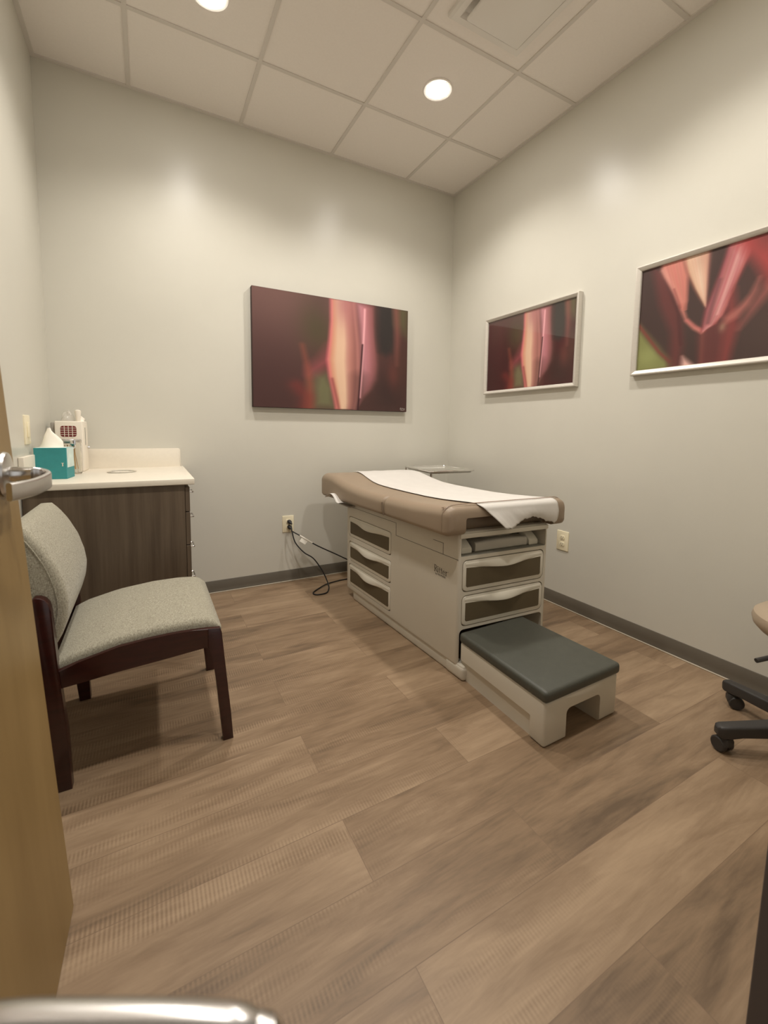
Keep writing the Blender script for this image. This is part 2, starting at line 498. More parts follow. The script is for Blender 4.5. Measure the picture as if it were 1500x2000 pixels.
# cords plugged in at the back wall
def cord(label, zp, pts, tagged):
    t = thing('power_cord', label, 'power cord', (.782, D - .02, zp), 0, 'power cords at the back wall')
    o0 = Vector(t.location)
    b = B(); lathe(b, [(0, 0), (.0135, .0), (.0145, .006), (.0140, .018), (.008, .030), (.005, .040), (0, .041)], 18,
                   Matrix.Translation((0, .0105, 0)) @ Matrix.Rotation(PI / 2 + .35, 4, 'X') @ Matrix.Rotation(.25, 4, 'Y'))
    obj('plug', b, M['black'], t)
    P = smooth_path([Vector(p) - o0 for p in pts], 10)
    b = B(); tube(b, P, .0042, 10); obj('cable', b, M['cord'], t)
    if tagged:
        i = int(len(P) * .24); c = P[i]; d = (P[i + 2] - P[i - 2]).normalized()
        b = B(); tube(b, [P[i - 4], P[i - 2], P[i], P[i + 2], P[i + 4]], .0062, 10)
        n = Vector((-.35, -.25, -.9)); n = (n - d * n.dot(d)).normalized(); q = d.cross(n)
        A = c - d * .028
        loft(b, [[A + q * .0006, A - q * .0006, A - q * .0006 + n * .034, A + q * .0006 + n * .034], [A + d * .05 + q * .0006, A + d * .05 - q * .0006, A + d * .046 - q * .0006 + n * .034, A + d * .046 + q * .0006 + n * .034]])
        obj('paper_tag', b, M['tag'], t, smooth=0)
    return t
cord('straight black power cord with a white tag, sloping behind the exam table', .398,
     [(.783, D - .06, .378), (.83, D - .11, .350), (.93, D - .16, .283), (1.06, D - .2, .213), (1.16, D - .24, .160), (1.24, D - .27, .13), (1.30, D - .30, .122)], True)
cord('looped black power cord hanging to the floor left of the exam table', .436,
     [(.783, D - .06, .416), (.785, D - .085, .365), (.80, D - .11, .300), (.85, D - .14, .235), (.91, D - .17, .19), (.965, D - .2, .10), (.99, D - .24, .020), (.97, D - .30, .0045),
      (.93, D - .355, .0045), (.865, D - .355, .0045), (.855, D - .315, .0045), (.90, D - .27, .006), (.98, D - .22, .010), (1.06, D - .18, .0045), (1.18, D - .17, .0045), (1.30, D - .2, .0045)], False)

# ------------------------------------------------------------------ pictures
def seg_dist(P, a, b):
    a = np.array(a); b = np.array(b); ab = b - a
    t = np.clip(((P - a) @ ab) / max(ab @ ab, 1e-12), 0, 1)
    return np.linalg.norm(P - (a + t[:, None] * ab), axis=1)
def poly_mask(P, poly, soft):
    inside = np.zeros(len(P), bool); d = np.full(len(P), 9.)
    n = len(poly)
    for i in range(n):
        a, b = poly[i], poly[(i + 1) % n]
        d = np.minimum(d, seg_dist(P, a, b))
        c = ((a[1] > P[:, 1]) != (b[1] > P[:, 1]))
        with np.errstate(divide='ignore', invalid='ignore'):
            xx = (b[0] - a[0]) * (P[:, 1] - a[1]) / ((b[1] - a[1]) if b[1] != a[1] else 1e-9) + a[0]
        inside ^= c & (P[:, 0] < xx)
    s = np.where(inside, d, -d)
    return np.clip(s / max(soft, 1e-4) * .5 + .5, 0, 1)
class Art:
    def __init__(s, nu, nv, bg, aspect):
        u, v = np.meshgrid(np.linspace(0, 1, nu), np.linspace(0, 1, nv), indexing='ij')
        s.P = np.stack([u.ravel(), v.ravel()], 1); s.nu, s.nv = nu, nv
        s.C = np.tile(np.array(bg, float), (nu * nv, 1))
    def mix(s, m, col):
        s.C = s.C * (1 - m[:, None]) + np.array(col, float) * m[:, None]
    def poly(s, poly, col, soft=.02, k=1.0, stretch=None):
        m = poly_mask(s.P, poly, soft) * k
        c = col(s.P) if callable(col) else np.tile(np.array(col, float), (len(s.P), 1))
        s.C = s.C * (1 - m[:, None]) + c * m[:, None]
    def blob(s, cu, cv, ru, rv, col, k=1.0):
        m = np.exp(-(((s.P[:, 0] - cu) / ru) ** 2 + ((s.P[:, 1] - cv) / rv) ** 2)) * k
        s.mix(m, col)
    def line(s, pts, w, col, k=1.0):
        d = np.full(len(s.P), 9.)
        for a, b in zip(pts, pts[1:]): d = np.minimum(d, seg_dist(s.P, a, b))
        s.mix(np.exp(-(d / w) ** 2) * k, col)

def strip(poly_pts, cols):
    """colour running across a leaf from its left edge to its right edge"""
    def f(P):
        vs = np.array([p[0] for p in poly_pts]); l = np.array([p[1] for p in poly_pts]); r = np.array([p[2] for p in poly_pts])
        o = np.argsort(vs)
        L_ = np.interp(P[:, 1], vs[o], l[o]); R_ = np.interp(P[:, 1], vs[o], r[o])
        t = np.clip((P[:, 0] - L_) / np.maximum(R_ - L_, 1e-3), 0, 1)
        ts = [c[0] for c in cols]
        return np.stack([np.interp(t, ts, [c[1][i] for c in cols]) for i in range(3)], 1)
    return f
def edge_poly(pts):
    return [(p[1], p[0]) for p in pts] + [(p[2], p[0]) for p in pts[::-1]]

def leaf_art(nu, nv, rich):
    a = Art(nu, nv, (76, 50, 47) if not rich else (66, 30, 32), 1.5)
    a.blob(.12, 1.05, .45, .5, (110, 80, 74) if not rich else (84, 52, 50), .9)
    a.blob(.05, .1, .35, .45, (66, 40, 38), .6)
    a.blob(.38, .74, .11, .22, (74, 66, 44), .9)
    a.blob(.45, .95, .12, .2, (84, 60, 54), .6)
    a.poly([(.33, .0), (.335, .2), (.36, .31), (.44, .33), (.5, .2), (.5, 0)], (108, 106, 76), .06, .95)
    a.poly([(.325, .30), (.40, .36), (.46, .42), (.46, .58), (.40, .45), (.33, .37)], (152, 76, 80), .06, .9)
    a.poly([(.283, .56), (.305, .40), (.318, .2), (.305, -.02), (.345, -.02), (.342, .22), (.322, .36)], (150, 76, 60), .03, .85)
    a.line([(.25, .2), (.31, .1), (.3, 0)], .05, (120, 50, 46), .6)
    main = [(1.0, .455, .62), (.8, .455, .635), (.62, .445, .65), (.45, .432, .655), (.3, .445, .655), (.18, .465, .648), (.08, .48, .64), (0, .49, .625)]
    a.poly(edge_poly(main), strip(main, [(0, (196, 100, 106)), (.09, (206, 126, 116)), (.16, (205, 150, 122)), (.3, (216, 180, 152)), (.5, (220, 184, 156)), (.62, (192, 140, 126)),
                                       (.72, (176, 118, 108)), (.86, (150, 98, 92)), (1, (188, 128, 112))]), .012)
    a.blob(.55, .98, .07, .22, (168, 108, 108), .8)
    a.line([(.47, .28), (.50, .1), (.515, 0)], .012, (150, 80, 78), .8)
    right = [(1.0, .62, .77), (.8, .64, .775), (.6, .65, .79), (.45, .655, .80), (.3, .655, .80), (.2, .65, .76), (.12, .645, .70), (.05, .64, .665), (0, .635, .64)]
    a.poly(edge_poly(right), strip(right, [(0, (168, 108, 112)), (.2, (186, 126, 134)), (.45, (176, 112, 118)), (.75, (138, 86, 86)), (1, (84, 54, 50))]), .035)
    a.poly([(.655, .30), (.70, .10), (.74, .16), (.86, .34), (1, .4), (1, 0), (.64, 0), (.65, .05)], (68, 46, 42), .10, .9)
    a.poly([(.775, 1.02), (.90, 1.02), (.905, .70), (.89, .58), (.84, .535), (.79, .57), (.775, .7)], (50, 44, 42), .03)
    a.blob(.86, .2, .1, .2, (58, 42, 40), .8)
    a.blob(.90, .36, .05, .14, (104, 58, 52), .7)
    a.poly([(.915, 1.02), (1.01, 1.02), (1.01, .72), (.95, .78), (.92, .85)], (92, 90, 62), .05, .9)
    a.poly([(.895, 1.02), (.92, 1.02), (.935, .7), (.925, .46), (.915, .6), (.91, .8)], (150, 88, 80), .03, .85)
    a.blob(.97, .5, .05, .25, (78, 52, 44), .8)
    a.line([(.686, .95), (.684, .8), (.675, .55), (.665, .3), (.655, .12)], .008, (232, 170, 176), .95)
    a.line([(.672, .62), (.660, .35), (.648, .1), (.642, 0)], .006, (52, 24, 28), .95)
    return a

def fork_art(nu, nv):
    a = Art(nu, nv, (58, 38, 34), 1.5)
    a.blob(.45, .6, .3, .4, (66, 44, 40), .6)
    a.blob(.85, .2, .3, .35, (76, 56, 50), .8)
    a.poly([(-.02, .48), (.06, .33), (.14, .16), (.21, .06), (.22, -.02), (-.02, -.02)], (122, 124, 72), .04)
    a.blob(.07, .13, .07, .10, (150, 156, 98), .6)
    a.line([(0, .46), (.06, .33), (.14, .16), (.21, .05)], .012, (120, 52, 44), .8)
    a.poly([(.06, 1.02), (.15, .9), (.25, .52), (.28, .2), (.27, -.02), (.21, -.02), (.2, .33), (.12, .63)], (96, 44, 42), .03, .9)
    a.line([(.15, .85), (.24, .5), (.265, .2)], .012, (74, 30, 30), .7)
    a.poly([(.28, .09), (.355, -.02), (.275, -.02)], (214, 170, 160), .02)
    a.poly([(.36, .31), (.44, .37), (.53, .35), (.49, -.02), (.375, -.02)], (92, 42, 40), .03)
    a.line([(.38, .3), (.385, .0)], .015, (116, 58, 52), .7)
    a.poly([(.49, .62), (.53, .62), (.56, .29), (.525, -.02), (.475, -.02), (.49, .3)], (126, 52, 50), .025, .9)
    lb = [(1.02, .235, .392), (.86, .27, .392), (.69, .32, .392), (.58, .358, .391), (.5, .388, .392)]
    a.poly(edge_poly(lb), strip(lb, [(0, (150, 96, 78)), (.2, (216, 178, 150)), (.55, (232, 206, 182)), (.85, (206, 162, 140)), (1, (150, 90, 84))]), .012)
    a.blob(.34, .95, .05, .12, (176, 132, 112), .5)
    a.poly([(.11, 1.02), (.24, 1.02), (.28, .83), (.285, .6), (.272, .53), (.29, .44), (.33, .36), (.385, .30), (.375, .275), (.33, .325), (.285, .41), (.25, .53), (.21, .7), (.15, .87)], (198, 124, 112), .014)
    a.line([(.13, .95), (.19, .78), (.25, .6)], .018, (214, 150, 136), .7)
    a.line([(.205, .74), (.24, .60), (.25, .55)], .008, (130, 60, 58), .6)
    a.line([(.29, .42), (.34, .345), (.385, .295)], .014, (200, 112, 108), .6)
    for q in range(7):
        a.line([(.15 + .018 * q, 1.0), (.20 + .014 * q, .75), (.262 + .004 * q, .52)], .006, (178 + 8 * (q % 3), 104 + 10 * (q % 2), 96), .35)
        a.line([(.27 + .018 * q, 1.0), (.33 + .010 * q, .7), (.386, .52)], .005, (188 + 10 * (q % 3), 150, 128), .3)
    lc = [(1.02, .48, .60), (.9, .465, .60), (.75, .44, .56), (.6, .41, .52), (.48, .385, .505), (.4, .378, .485), (.33, .375, .44), (.29, .375, .39)]
    a.poly(edge_poly(lc), strip(lc, [(0, (132, 60, 66)), (.15, (164, 92, 96)), (.4, (186, 120, 122)), (.7, (202, 136, 136)), (.9, (168, 92, 92)), (1, (120, 50, 52))]), .014)
    for q in range(6):
        a.line([(.49 + .02 * q, 1.0), (.43 + .018 * q, .6), (.385 + .012 * q, .34)], .006, (150 + 14 * (q % 3), 80 + 14 * (q % 2), 86), .4)
    a.line([(.45, .72), (.42, .5), (.405, .36)], .014, (112, 66, 70), .7)
    a.line([(.54, .95), (.48, .6), (.45, .42)], .008, (222, 168, 164), .6)
    a.poly([(.51, 1.02), (.8, 1.02), (.78, .5), (.68, .58), (.63, .74), (.57, .88)], (170, 62, 62), .04)
    a.blob(.66, 1.0, .07, .16, (104, 44, 40), .8)
    a.blob(.9, .8, .2, .3, (150, 60, 58), .8)
    a.poly([(.485, .38), (.55, .45), (.60, .54), (.635, .66), (.63, .56), (.60, .45), (.55, .36), (.49, .32)], (172, 100, 92), .02, .85)
    a.poly([(.56, .26), (.60, .42), (.66, .58), (.70, .64), (.70, .54), (.63, .40)], (160, 88, 82), .03, .8)
    a.blob(.48, .3, .018, .04, (150, 116, 96), .8)
    return a

def art_object(name, art, w, h, f, parent, rough, coat=0.0, spec=0.4):
    me = bpy.data.meshes.new(name)
    V = [f((u - .5) * w, (v - .5) * h) for u, v in art.P]
    F = []
    nv = art.nv
    for i in range(art.nu - 1):
        for j in range(nv - 1):
            F.append((i * nv + j, (i + 1) * nv + j, (i + 1) * nv + j + 1, i * nv + j + 1))
    me.from_pydata(V, [], F)
    at = me.color_attributes.new('print', 'FLOAT_COLOR', 'POINT')
    s = np.clip(art.C, 0, 255) / 255
    l = np.where(s <= .04045, s / 12.92, ((s + .055) / 1.055) ** 2.4)
    at.data.foreach_set('color', np.concatenate([l, np.ones((len(l), 1))], 1).astype(np.float32).ravel())
    m = mat(name + ' print', (128, 128, 128), rough, coat=coat, spec=spec)
    a = m.node_tree.nodes.new('ShaderNodeAttribute'); a.attribute_name = 'print'
    m.node_tree.links.new(a.outputs['Color'], m.node_tree.nodes['Principled BSDF'].inputs['Base Color'])
    if coat: m.node_tree.nodes['Principled BSDF'].inputs['Coat Roughness'].default_value = 0.02
    me.materials.append(m)
    o = bpy.data.objects.new(name, me); COL.objects.link(o); o.parent = parent
    return o

# unframed canvas on the back wall
cw, ch, cd = 1.186, .778, .042
t = thing('canvas_print', 'unframed wrapped canvas of pink and maroon leaves on the back wall', 'wall art', (1.132, D, 1.622))
obj('canvas', box(B(), -cw / 2, cw / 2, -cd, -.001, -ch / 2, ch / 2, .004, 2), M['canvas_edge'], t)
art_object('photo_print', leaf_art(260, 150, False), cw - .004, ch - .004, lambda a, b: (a, -cd - .0006, b), t, 0.6, spec=.3)
b = B()
sx0, sz0 = cw / 2 - .062, -ch / 2 + .018
for P in ([(0, 0), (.006, .014), (.012, 0)], [(.002, .005), (.010, .006)], [(.018, .012), (.014, .009), (.019, .005), (.014, -.001)], [(.024, .0), (.026, .012)],
          [(.029, .004), (.033, .008), (.035, .001)], [(.038, .009), (.039, .001), (.045, .008)], [(.004, -.004), (.02, -.007), (.044, -.003)]):
    tube(b, [(sx0 + x, -cd - .001, sz0 + z) for x, z in P], .0009, 6)
obj('signature', b, mat('signature ink', (200, 190, 182), .6), t)

def framed(label, yc, zc, w, h, art, coat, rough, fwid, thick):
    """picture on the right wall; local x = along wall away from the back wall"""
    t = thing('framed_picture', label, 'wall art', (R, yc, zc), -PI / 2, 'silver-framed leaf pictures on the right wall')
    prof = [(0, 0), (0, -thick + .008), (.003, -thick + .001), (.008, -thick), (fwid - .007, -thick + .005), (fwid - .001, -thick + .010), (fwid, -thick + .014), (fwid, 0)]
    cr = [(-1, -1), (1, -1), (1, 1), (-1, 1)]
    b = B()
    rows = [[b.verts.new((sx * (w / 2 - o), y - .001, sz * (h / 2 - o))) for o, y in prof] for sx, sz in cr]
    n = len(prof)
    for i in range(4):
        A, C = rows[i], rows[(i + 1) % 4]
        for k in range(n):
            j = (k + 1) % n
            b.faces.new((A[k], A[j], C[j], C[k]))
    obj('frame', b, M['frame_metal'], t, smooth=0.5)
    obj('backing', box(B(), -w / 2 + fwid * .5, w / 2 - fwid * .5, -thick + .018, -.002, -h / 2 + fwid * .5, h / 2 - fwid * .5), M['canvas_edge'], t)
    art_object('photo_print', art, w - 2 * fwid + .002, h - 2 * fwid + .002, lambda a, c: (a, -thick + .0165, c), t, rough, coat)
    return t
framed('smaller framed leaf picture under glass on the right wall, nearest the room corner', (2.385 + 1.585) / 2, (1.635), .800, .545, leaf_art(190, 120, True), 1.0, .35, .024, .034)
framed('large framed picture of forking pink leaves on the right wall, cut by the photo edge', 1.255 - .415, 1.662, .830, .548, fork_art(220, 140), 0.3, .5, .026, .034)

# ------------------------------------------------------------------ cabinet and countertop
CY, CZ = 2.105, .85
t = thing('base_cabinet', 'grey-brown woodgrain base cabinet under the cream countertop', 'cabinet', (LW, D, 0))
o0 = Vector((LW, D, 0))
def lb(x0, x1, y0, y1, z0, z1, bev=.0, seg=2, bm=None):
    return box(bm or B(), x0 - LW, x1 - LW, y0 - D, y1 - D, z0, z1, bev, seg)
obj('body', lb(LW + .002, .070, 2.127, D - .001, .09, .819, .001, 1), M['laminate'], t)
obj('toe_kick', lb(LW + .03, .012, 2.16, D - .01, 0, .09), M['gap'], t)
zs = [(.687, .806), (.523, .683), (.354, .519), (.10, .350)]
for z0, z1 in zs:
    d = obj('drawer', lb(.0715, .092, 2.130, D - .012, z0, z1, .0015, 1), M['laminate'], t)
    zc = {.806: .740, .683: .602, .519: .434, .350: .262}[z1]
    b = B()
    x = .092 - LW; yc = (2.13 + D) / 2 - D
    tube(b, smooth_path([(x - .002, yc - .048, zc), (x + .032, yc - .048, zc), (x + .040, yc - .040, zc), (x + .040, yc + .040, zc), (x + .032, yc + .048, zc), (x - .002, yc + .048, zc)], 6), .0045, 10)
    obj('pull_handle', b, M['chrome'], d)

t = thing('countertop', 'cream laminate countertop with backsplash on the grey-brown cabinet', 'countertop', (LW, D, .82))
def lc(bm, x0, x1, y0, y1, z0, z1, bev=.0, seg=3):
    return box(bm, x0 - LW, x1 - LW, y0 - D, y1 - D, z0 - .82, z1 - .82, bev, seg)
slab = obj('worktop', lc(B(), LW + .001, .113, CY, D - .001, .821, CZ, .004), M['cream'], t)
GXc, GYc = -.205, 2.56
ccy = B(); lathe(ccy, [(0, -.1), (.062, -.1), (.062, .1), (0, .1)], 40, Matrix.Translation((GXc - LW, GYc - D, .84 - .82)))
cut(slab, [ccy])
b = B()
poly = rrect(LW + .001, .097, CZ - .82, .963 - .82, .014, .001, n=5)
prism(b, [(p[0] - LW, p[1]) for p in poly], lambda a, z, c: (a, -c, z), .001, .022, .002)
obj('backsplash', b, M['cream'], t)
obj('side_splash', lc(B(), LW + .001, LW + .02, CY + .004, D - .023, CZ, .963, .002), M['cream'], t)
b = B(); lathe(b, [(.060, .832 - .82), (.062, .846 - .82), (.067, .851 - .82), (.069, .853 - .82), (.064, .8545 - .82), (.058, .852 - .82), (.054, .840 - .82), (.054, .832 - .82)], 40, Matrix.Translation((GXc - LW, GYc - D, 0)))
obj('grommet_ring', b, M['chrome'], t)
b = B(); lathe(b, [(0, .822 - .82), (.058, .822 - .82), (.058, .826 - .82), (0, .826 - .82)], 30, Matrix.Translation((GXc - LW, GYc - D, 0)))
obj('grommet_bottom', b, M['dark'], t)

# tissue box with tissue
t = thing('tissue_box', 'teal cardboard tissue box with a white tissue on the countertop', 'tissue box', (-.462, 2.36, CZ), -.12)
w, dp, h = .122, .118, .143
obj('carton', box(B(), -w / 2, w / 2, -dp / 2, dp / 2, 0, h, .0012, 1), M['teal'], t)
b = B(); box(b, w / 2 - .0002, w / 2 + .0008, -dp / 2 + .010, dp / 2 - .004, .052, h - .001)
box(b, -w / 2 + .004, w / 2 - .002, -dp / 2 + .004, dp / 2 - .004, h - .0004, h + .0008)
obj('printed_panel', b, M['pale_card'], t, smooth=0)
b = B()
x = w / 2 - .017
for q in ((x, x + .0035, .060, .074), (x - .003, x + .0065, .0725, .0745), (x - .001, x + .0045, .059, .061)):
    box(b, q[0], q[1], -dp / 2 - .0007, -dp / 2, q[2], q[3])
obj('printed_mark', b, M['cream'], t, smooth=0)
b = B()
n = 16; rows = []
for j in range(11):
    s = j / 10
    L_ = []
    for k in range(n):
        a = 2 * PI * k / n
        hw = interp(s, [(0, .046), (.3, .040), (.6, .025), (.85, .010), (1, .006)]); hd = .020 * (1 - s) + .004
        wv = 1 + .10 * math.sin(3 * a + 4 * s)
        L_.append(Vector((-.012 + hw * math.cos(a) * wv + .004 * math.sin(5 * s), hd * math.sin(a) * wv + .004, h + .0005 + .088 * s + (.004 * math.sin(4 * a) if j == 10 else 0))))
    rows.append(L_)
loft(b, rows)
obj('tissue', b, M['tissue'], t, smooth=1.2)

# glass jar with swabs
JX, JY = -.425, 2.545
t = thing('glass_jar', 'clear glass jar with metal clamp lid holding cotton swabs', 'jar', (JX, JY, CZ))
b = B(); lathe(b, [(0, .001), (.044, .001), (.047, .006), (.047, .150), (.044, .156), (.0415, .156), (.0440, .149), (.0440, .010), (.040, .006), (0, .006)], 40)
obj('glass_body', b, M['glass'], t)
b = B(); lathe(b, [(0, .1565), (.048, .1565), (.0495, .159), (.0495, .172), (.046, .176), (0, .177)], 40)
obj('lid', b, M['satin'], t)
b = B()
box(b, .008, .032, -.058, -.046, .142, .174, .003, 2)
tube(b, smooth_path([(.012, -.055, .150), (.012, -.062, .138), (.020, -.064, .132), (.028, -.062, .138), (.028, -.055, .150)], 5), .0028, 8)
obj('clamp', b, M['chrome'], t)
def swab_parts(p0, p1):
    b = B(); tube(b, [p0, p1], .0014, 6)
    c = B()
    d = (Vector(p1) - Vector(p0)).normalized(); p0 = Vector(p0)
    tube(c, [p0 - d * .002, p0 + d * .002, p0 + d * .010, p0 + d * .016], [.0016, .0034, .0032, .0015], 8)
    return b, c
for k in range(16):
    a = 2 * PI * k * .382 + .4; r = .036 * math.sqrt((k + .5) / 16)
    a2 = a + 1.2 + random.uniform(-.5, .5); r2 = .033 * random.uniform(.5, 1)
    s = thing('cotton_swab', 'long wooden cotton-tipped swab standing in the glass jar', 'cotton swab', (JX + r * math.cos(a), JY + r * math.sin(a), CZ + .0085), 0, 'cotton-tipped swabs in the glass jar')
    p1 = (r2 * math.cos(a2) - r * math.cos(a), r2 * math.sin(a2) - r * math.sin(a), .138)
    bs, bc = swab_parts((0, 0, 0.002), p1)
    obj('stick', bs, M['wood_stick'], s); obj('cotton_tip', bc, M['cotton'], s)

# white container with red grid window
t = thing('sharps_container', 'tall off-white sharps box with red grid window on the countertop', 'sharps container', (-.430, 2.67, CZ), -.06)
BX0, BX1, BY0, BY1, BH = -.072, .050, -.01, .125, .268
bx = obj('housing', box(B(), BX0, BX1, BY0, BY1, 0, BH, .006, 3), M['white_plastic'], t)
b = B(); prism(b, rrect(-.047, .023, .186, .243, .012, n=5), lambda a, z, c: (a, -c, z), -BY0, -BY0 + .0008)
obj('red_window', b, M['red'], t)
b = B()
yy = BY0 - .0026
for k in range(1, 4): box(b, -.047 + .0175 * k - .0012, -.047 + .0175 * k + .0012, yy, BY0, .1865, .2425)
for k in range(1, 5): box(b, -.0465, .0225, yy + .0004, BY0, .186 + .0114 * k - .0010, .186 + .0114 * k + .0010)
obj('window_grid', b, M['white_plastic'], t)
b = B(); box(b, BX1 - .001, BX1 + .0006, .048, .060, .14, .235); obj('side_slot', b, M['shelf'], t)
b = B(); lathe(b, [(0, 0), (.007, 0), (.007, .006), (.004, .012), (0, .012)], 16, Matrix.Translation((BX1, .105, .125)) @ Matrix.Rotation(PI / 2, 4, 'Y'))
obj('lock', b, M['satin'], t)
b = B(); box(b, BX0 - .024, BX0 - .0005, .02, .11, .195, .262, .006, 2); obj('side_block', b, M['grey_rubber'], t)  # grey block on the left side of the housing
t = thing('plastic_cup', 'small white tapered plastic cup end standing on the sharps box', 'cup', (-.405, 2.72, CZ + BH))
b = B(); lathe(b, [(0, 0), (.010, 0), (.0125, .030), (.0150, .052), (.0135, .058), (.006, .062), (0, .063)], 24); obj('shell', b, M['white_plastic'], t)
def crumple(n, m, rx, ry, rz, amp, seed):
    rnd = random.Random(seed)
    ph = [(rnd.uniform(0, 6), rnd.uniform(2, 5), rnd.uniform(1, 4)) for _ in range(5)]
    loops = []
    for i in range(m + 1):
        e = (i / m) * PI / 2
        L_ = []
        for k in range(n):
            a = 2 * PI * k / n
            s = 1 + amp * sum(math.sin(p + q * a + w * e * 2) for p, q, w in [(x, round(y), z) for x, y, z in ph]) / 3
            L_.append(Vector((rx * math.cos(a) * math.cos(e) * s + 1e-4 * math.cos(a), ry * math.sin(a) * math.cos(e) * s + 1e-4 * math.sin(a), rz * math.sin(e) * s)))
        loops.append(L_)
    b = B(); loft(b, loops); return b
t = thing('plastic_wrap', 'crumpled clear plastic bag on top of the sharps box', 'bag', (-.452, 2.735, CZ + BH))
obj('film', crumple(26, 8, .030, .035, .050, .20, 3), M['clear'], t, smooth=1.0)
t = thing('paper_wad', 'crumpled white paper wad on the right edge of the sharps box', 'paper', (-.3995, 2.764, CZ + BH))
obj('crumpled_paper', crumple(22, 7, .020, .020, .026, .25, 9), M['tissue'], t, smooth=0.8)

# ------------------------------------------------------------------ waiting chair (faces +x)
t = thing('waiting_chair', 'armless waiting chair, grey woven fabric, dark mahogany frame, beside the door', 'chair', (-.12, 1.635, 0))
CO = Vector((-.12, 1.635, 0))
NY, FYY = 1.385, 1.885       # near and far side
def cp(x, y, z): return Vector((x, y, z)) - CO
# seat cushion
b = B(); loops = []
topz = [(-.345, .392), (-.30, .412), (-.2, .436), (-.08, .449), (.02, .450), (.08, .444), (.112, .430), (.124, .412)]
botz = [(-.345, .375), (-.177, .412), (-.033, .420), (.07, .415), (.124, .404)]
for i in range(22):
    x = -.345 + (.124 + .345) * i / 21
    zt, zb = interp(x, topz), interp(x, botz) - .012
    r = min(.020, (zt - zb) / 2 - .001)
    L_ = []
    for a, z in rrect(NY + .002, FYY - .004, zb, zt, r, min(r, .006), n=6):
        v = (a - NY) / (FYY - NY)
        L_.append(cp(x, a, z + .012 * math.sin(PI * max(0, min(1, v))) * (1 if z > (zt + zb) / 2 else 0)))
    loops.append(L_)
loft(b, loops); obj('seat_cushion', b, M['fabric'], t, smooth=0.9)
# backrest: curved lumbar pad
b = B(); loops = []
front = [(.405, -.362), (.44, -.336), (.47, -.320), (.52, -.305), (.57, -.300), (.62, -.307), (.68, -.324), (.74, -.352), (.785, -.380), (.805, -.400)]
thick = [(.405, .030), (.44, .060), (.5, .085), (.6, .10), (.7, .098), (.76, .088), (.79, .068), (.805, .034)]
m = 26
for i in range(m + 1):
    z = .405 + .40 * i / m
    xf = interp(z, front); th = interp(z, thick)
    k = abs(2 * i / m - 1) ** 5
    y0 = NY + .012 + .008 * (1 - (i / m)) ** 3 + .008 * k; y1 = FYY + .004 - .02 * (1 - (i / m)) ** 2 - .012 * k
    L_ = []
    for a, c in rrect(y0, y1, 0, th, min(.024, th * .45), min(.016, th * .4), n=6):
        v = (a - y0) / (y1 - y0)
        sag = .012 * math.sin(PI * max(0, min(1, v)))
        L_.append(cp(xf - th + c - sag, a, z + .008 * math.sin(PI * v) * (i / m)))
    loops.append(L_)
loft(b, loops); obj('backrest', b, M['fabric'], t, smooth=0.9)
b = B()
P = [cp(interp(z, front) - .026, NY + .0125 + .008 * (1 - (z - .405) / .4) ** 3, z) for z in np.linspace(.45, .775, 16)]
tube(b, P, .0022, 6); obj('piping', b, M['fabric'], t)
def side_prism(poly, y0, y1, bev=.003):
    b = B(); prism(b, poly, lambda a, z, c: cp(a, c, z), y1, y0, bev); return b
def arc(poly): return poly
post = [(-.350, 0), (-.312, 0), (-.316, .18), (-.326, .32), (-.331, .40), (-.337, .52), (-.339, .56), (-.343, .583), (-.352, .597), (-.364, .604), (-.377, .606), (-.383, .600), (-.381, .58), (-.372, .42), (-.364, .15)]
leg = [(.121, 0), (.155, 0), (.148, .10), (.133, .28), (.124, .395), (.119, .412), (.08, .417), (.078, .352), (.088, .335), (.094, .315), (.103, .22)]
railp = [(-.332, .377), (-.28, .392), (-.177, .415), (-.10, .421), (-.033, .423), (.03, .421), (.084, .417), (.084, .352), (.03, .349), (-.036, .344), (-.10, .340), (-.18, .335), (-.28, .326), (-.334, .320)]
for y0, y1 in ((NY - .016, NY + .016), (FYY - .020, FYY + .010)):
    obj('rear_leg', side_prism(post, y0, y1), M['mahogany'], t)
    obj('front_leg', side_prism(leg, y0 + .001, y1 - .001), M['mahogany'], t)
    obj('side_rail', side_prism(railp, y0 + .003, y1 - .003), M['mahogany'], t)
b = B(); box(b, .075, .098, NY + .014, FYY - .018, .345, .402, .003, 2, Matrix.Translation(-CO)); obj('front_rail', b, M['mahogany'], t)
b = B(); box(b, -.365, -.340, NY + .014, FYY - .018, .315, .375, .003, 2, Matrix.Translation(-CO)); obj('rear_rail', b, M['mahogany'], t)

# ------------------------------------------------------------------ exam table
T0 = Vector((1.091, 1.253, 0)); TH = 0.0416
tbl = thing('exam_table', 'medical exam table, tan vinyl top, light grey base with drawers and pull-out step', 'exam table', T0, TH)
SH = 0.09
BW = .522
body = obj('base_cabinet', box(B(), 0, BW, .055, 1.155, .052, .655, .012, 4), M['table_body'], None)
cuts = [box(B(), .014, BW - .014, -.05, .42, .545, .626, .004, 2), box(B(), .015, BW - .02, -.05, .9, -.05, .214, .02, 4)]
for z0, z1 in ((.412, .536), (.254, .374), (.094, .226)):
    c = B(); prism(c, rrect(.607, 1.120, z0 - .004, z1 + .004, .016, n=5), lambda a, z, q: (q, a, z), -.05, .016); cuts.append(c)
FD = ((.388, .524), (.232, .364))
for z0, z1 in FD:
    c = B(); prism(c, rrect(.022, BW - .022, z0 - .005, z1 + .005, .024, n=5), lambda a, z, q: (a, q, z), .0, .075); cuts.append(c)
cut(body, cuts); shear_obj(body, SH); body.parent = tbl

def part(name, bm, m, parent=tbl, sh=SH, smooth=.6):
    warp(bm, lambda c: (c.x, c.y - sh * c.x, c.z))
    return obj(name, bm, m, parent, smooth)
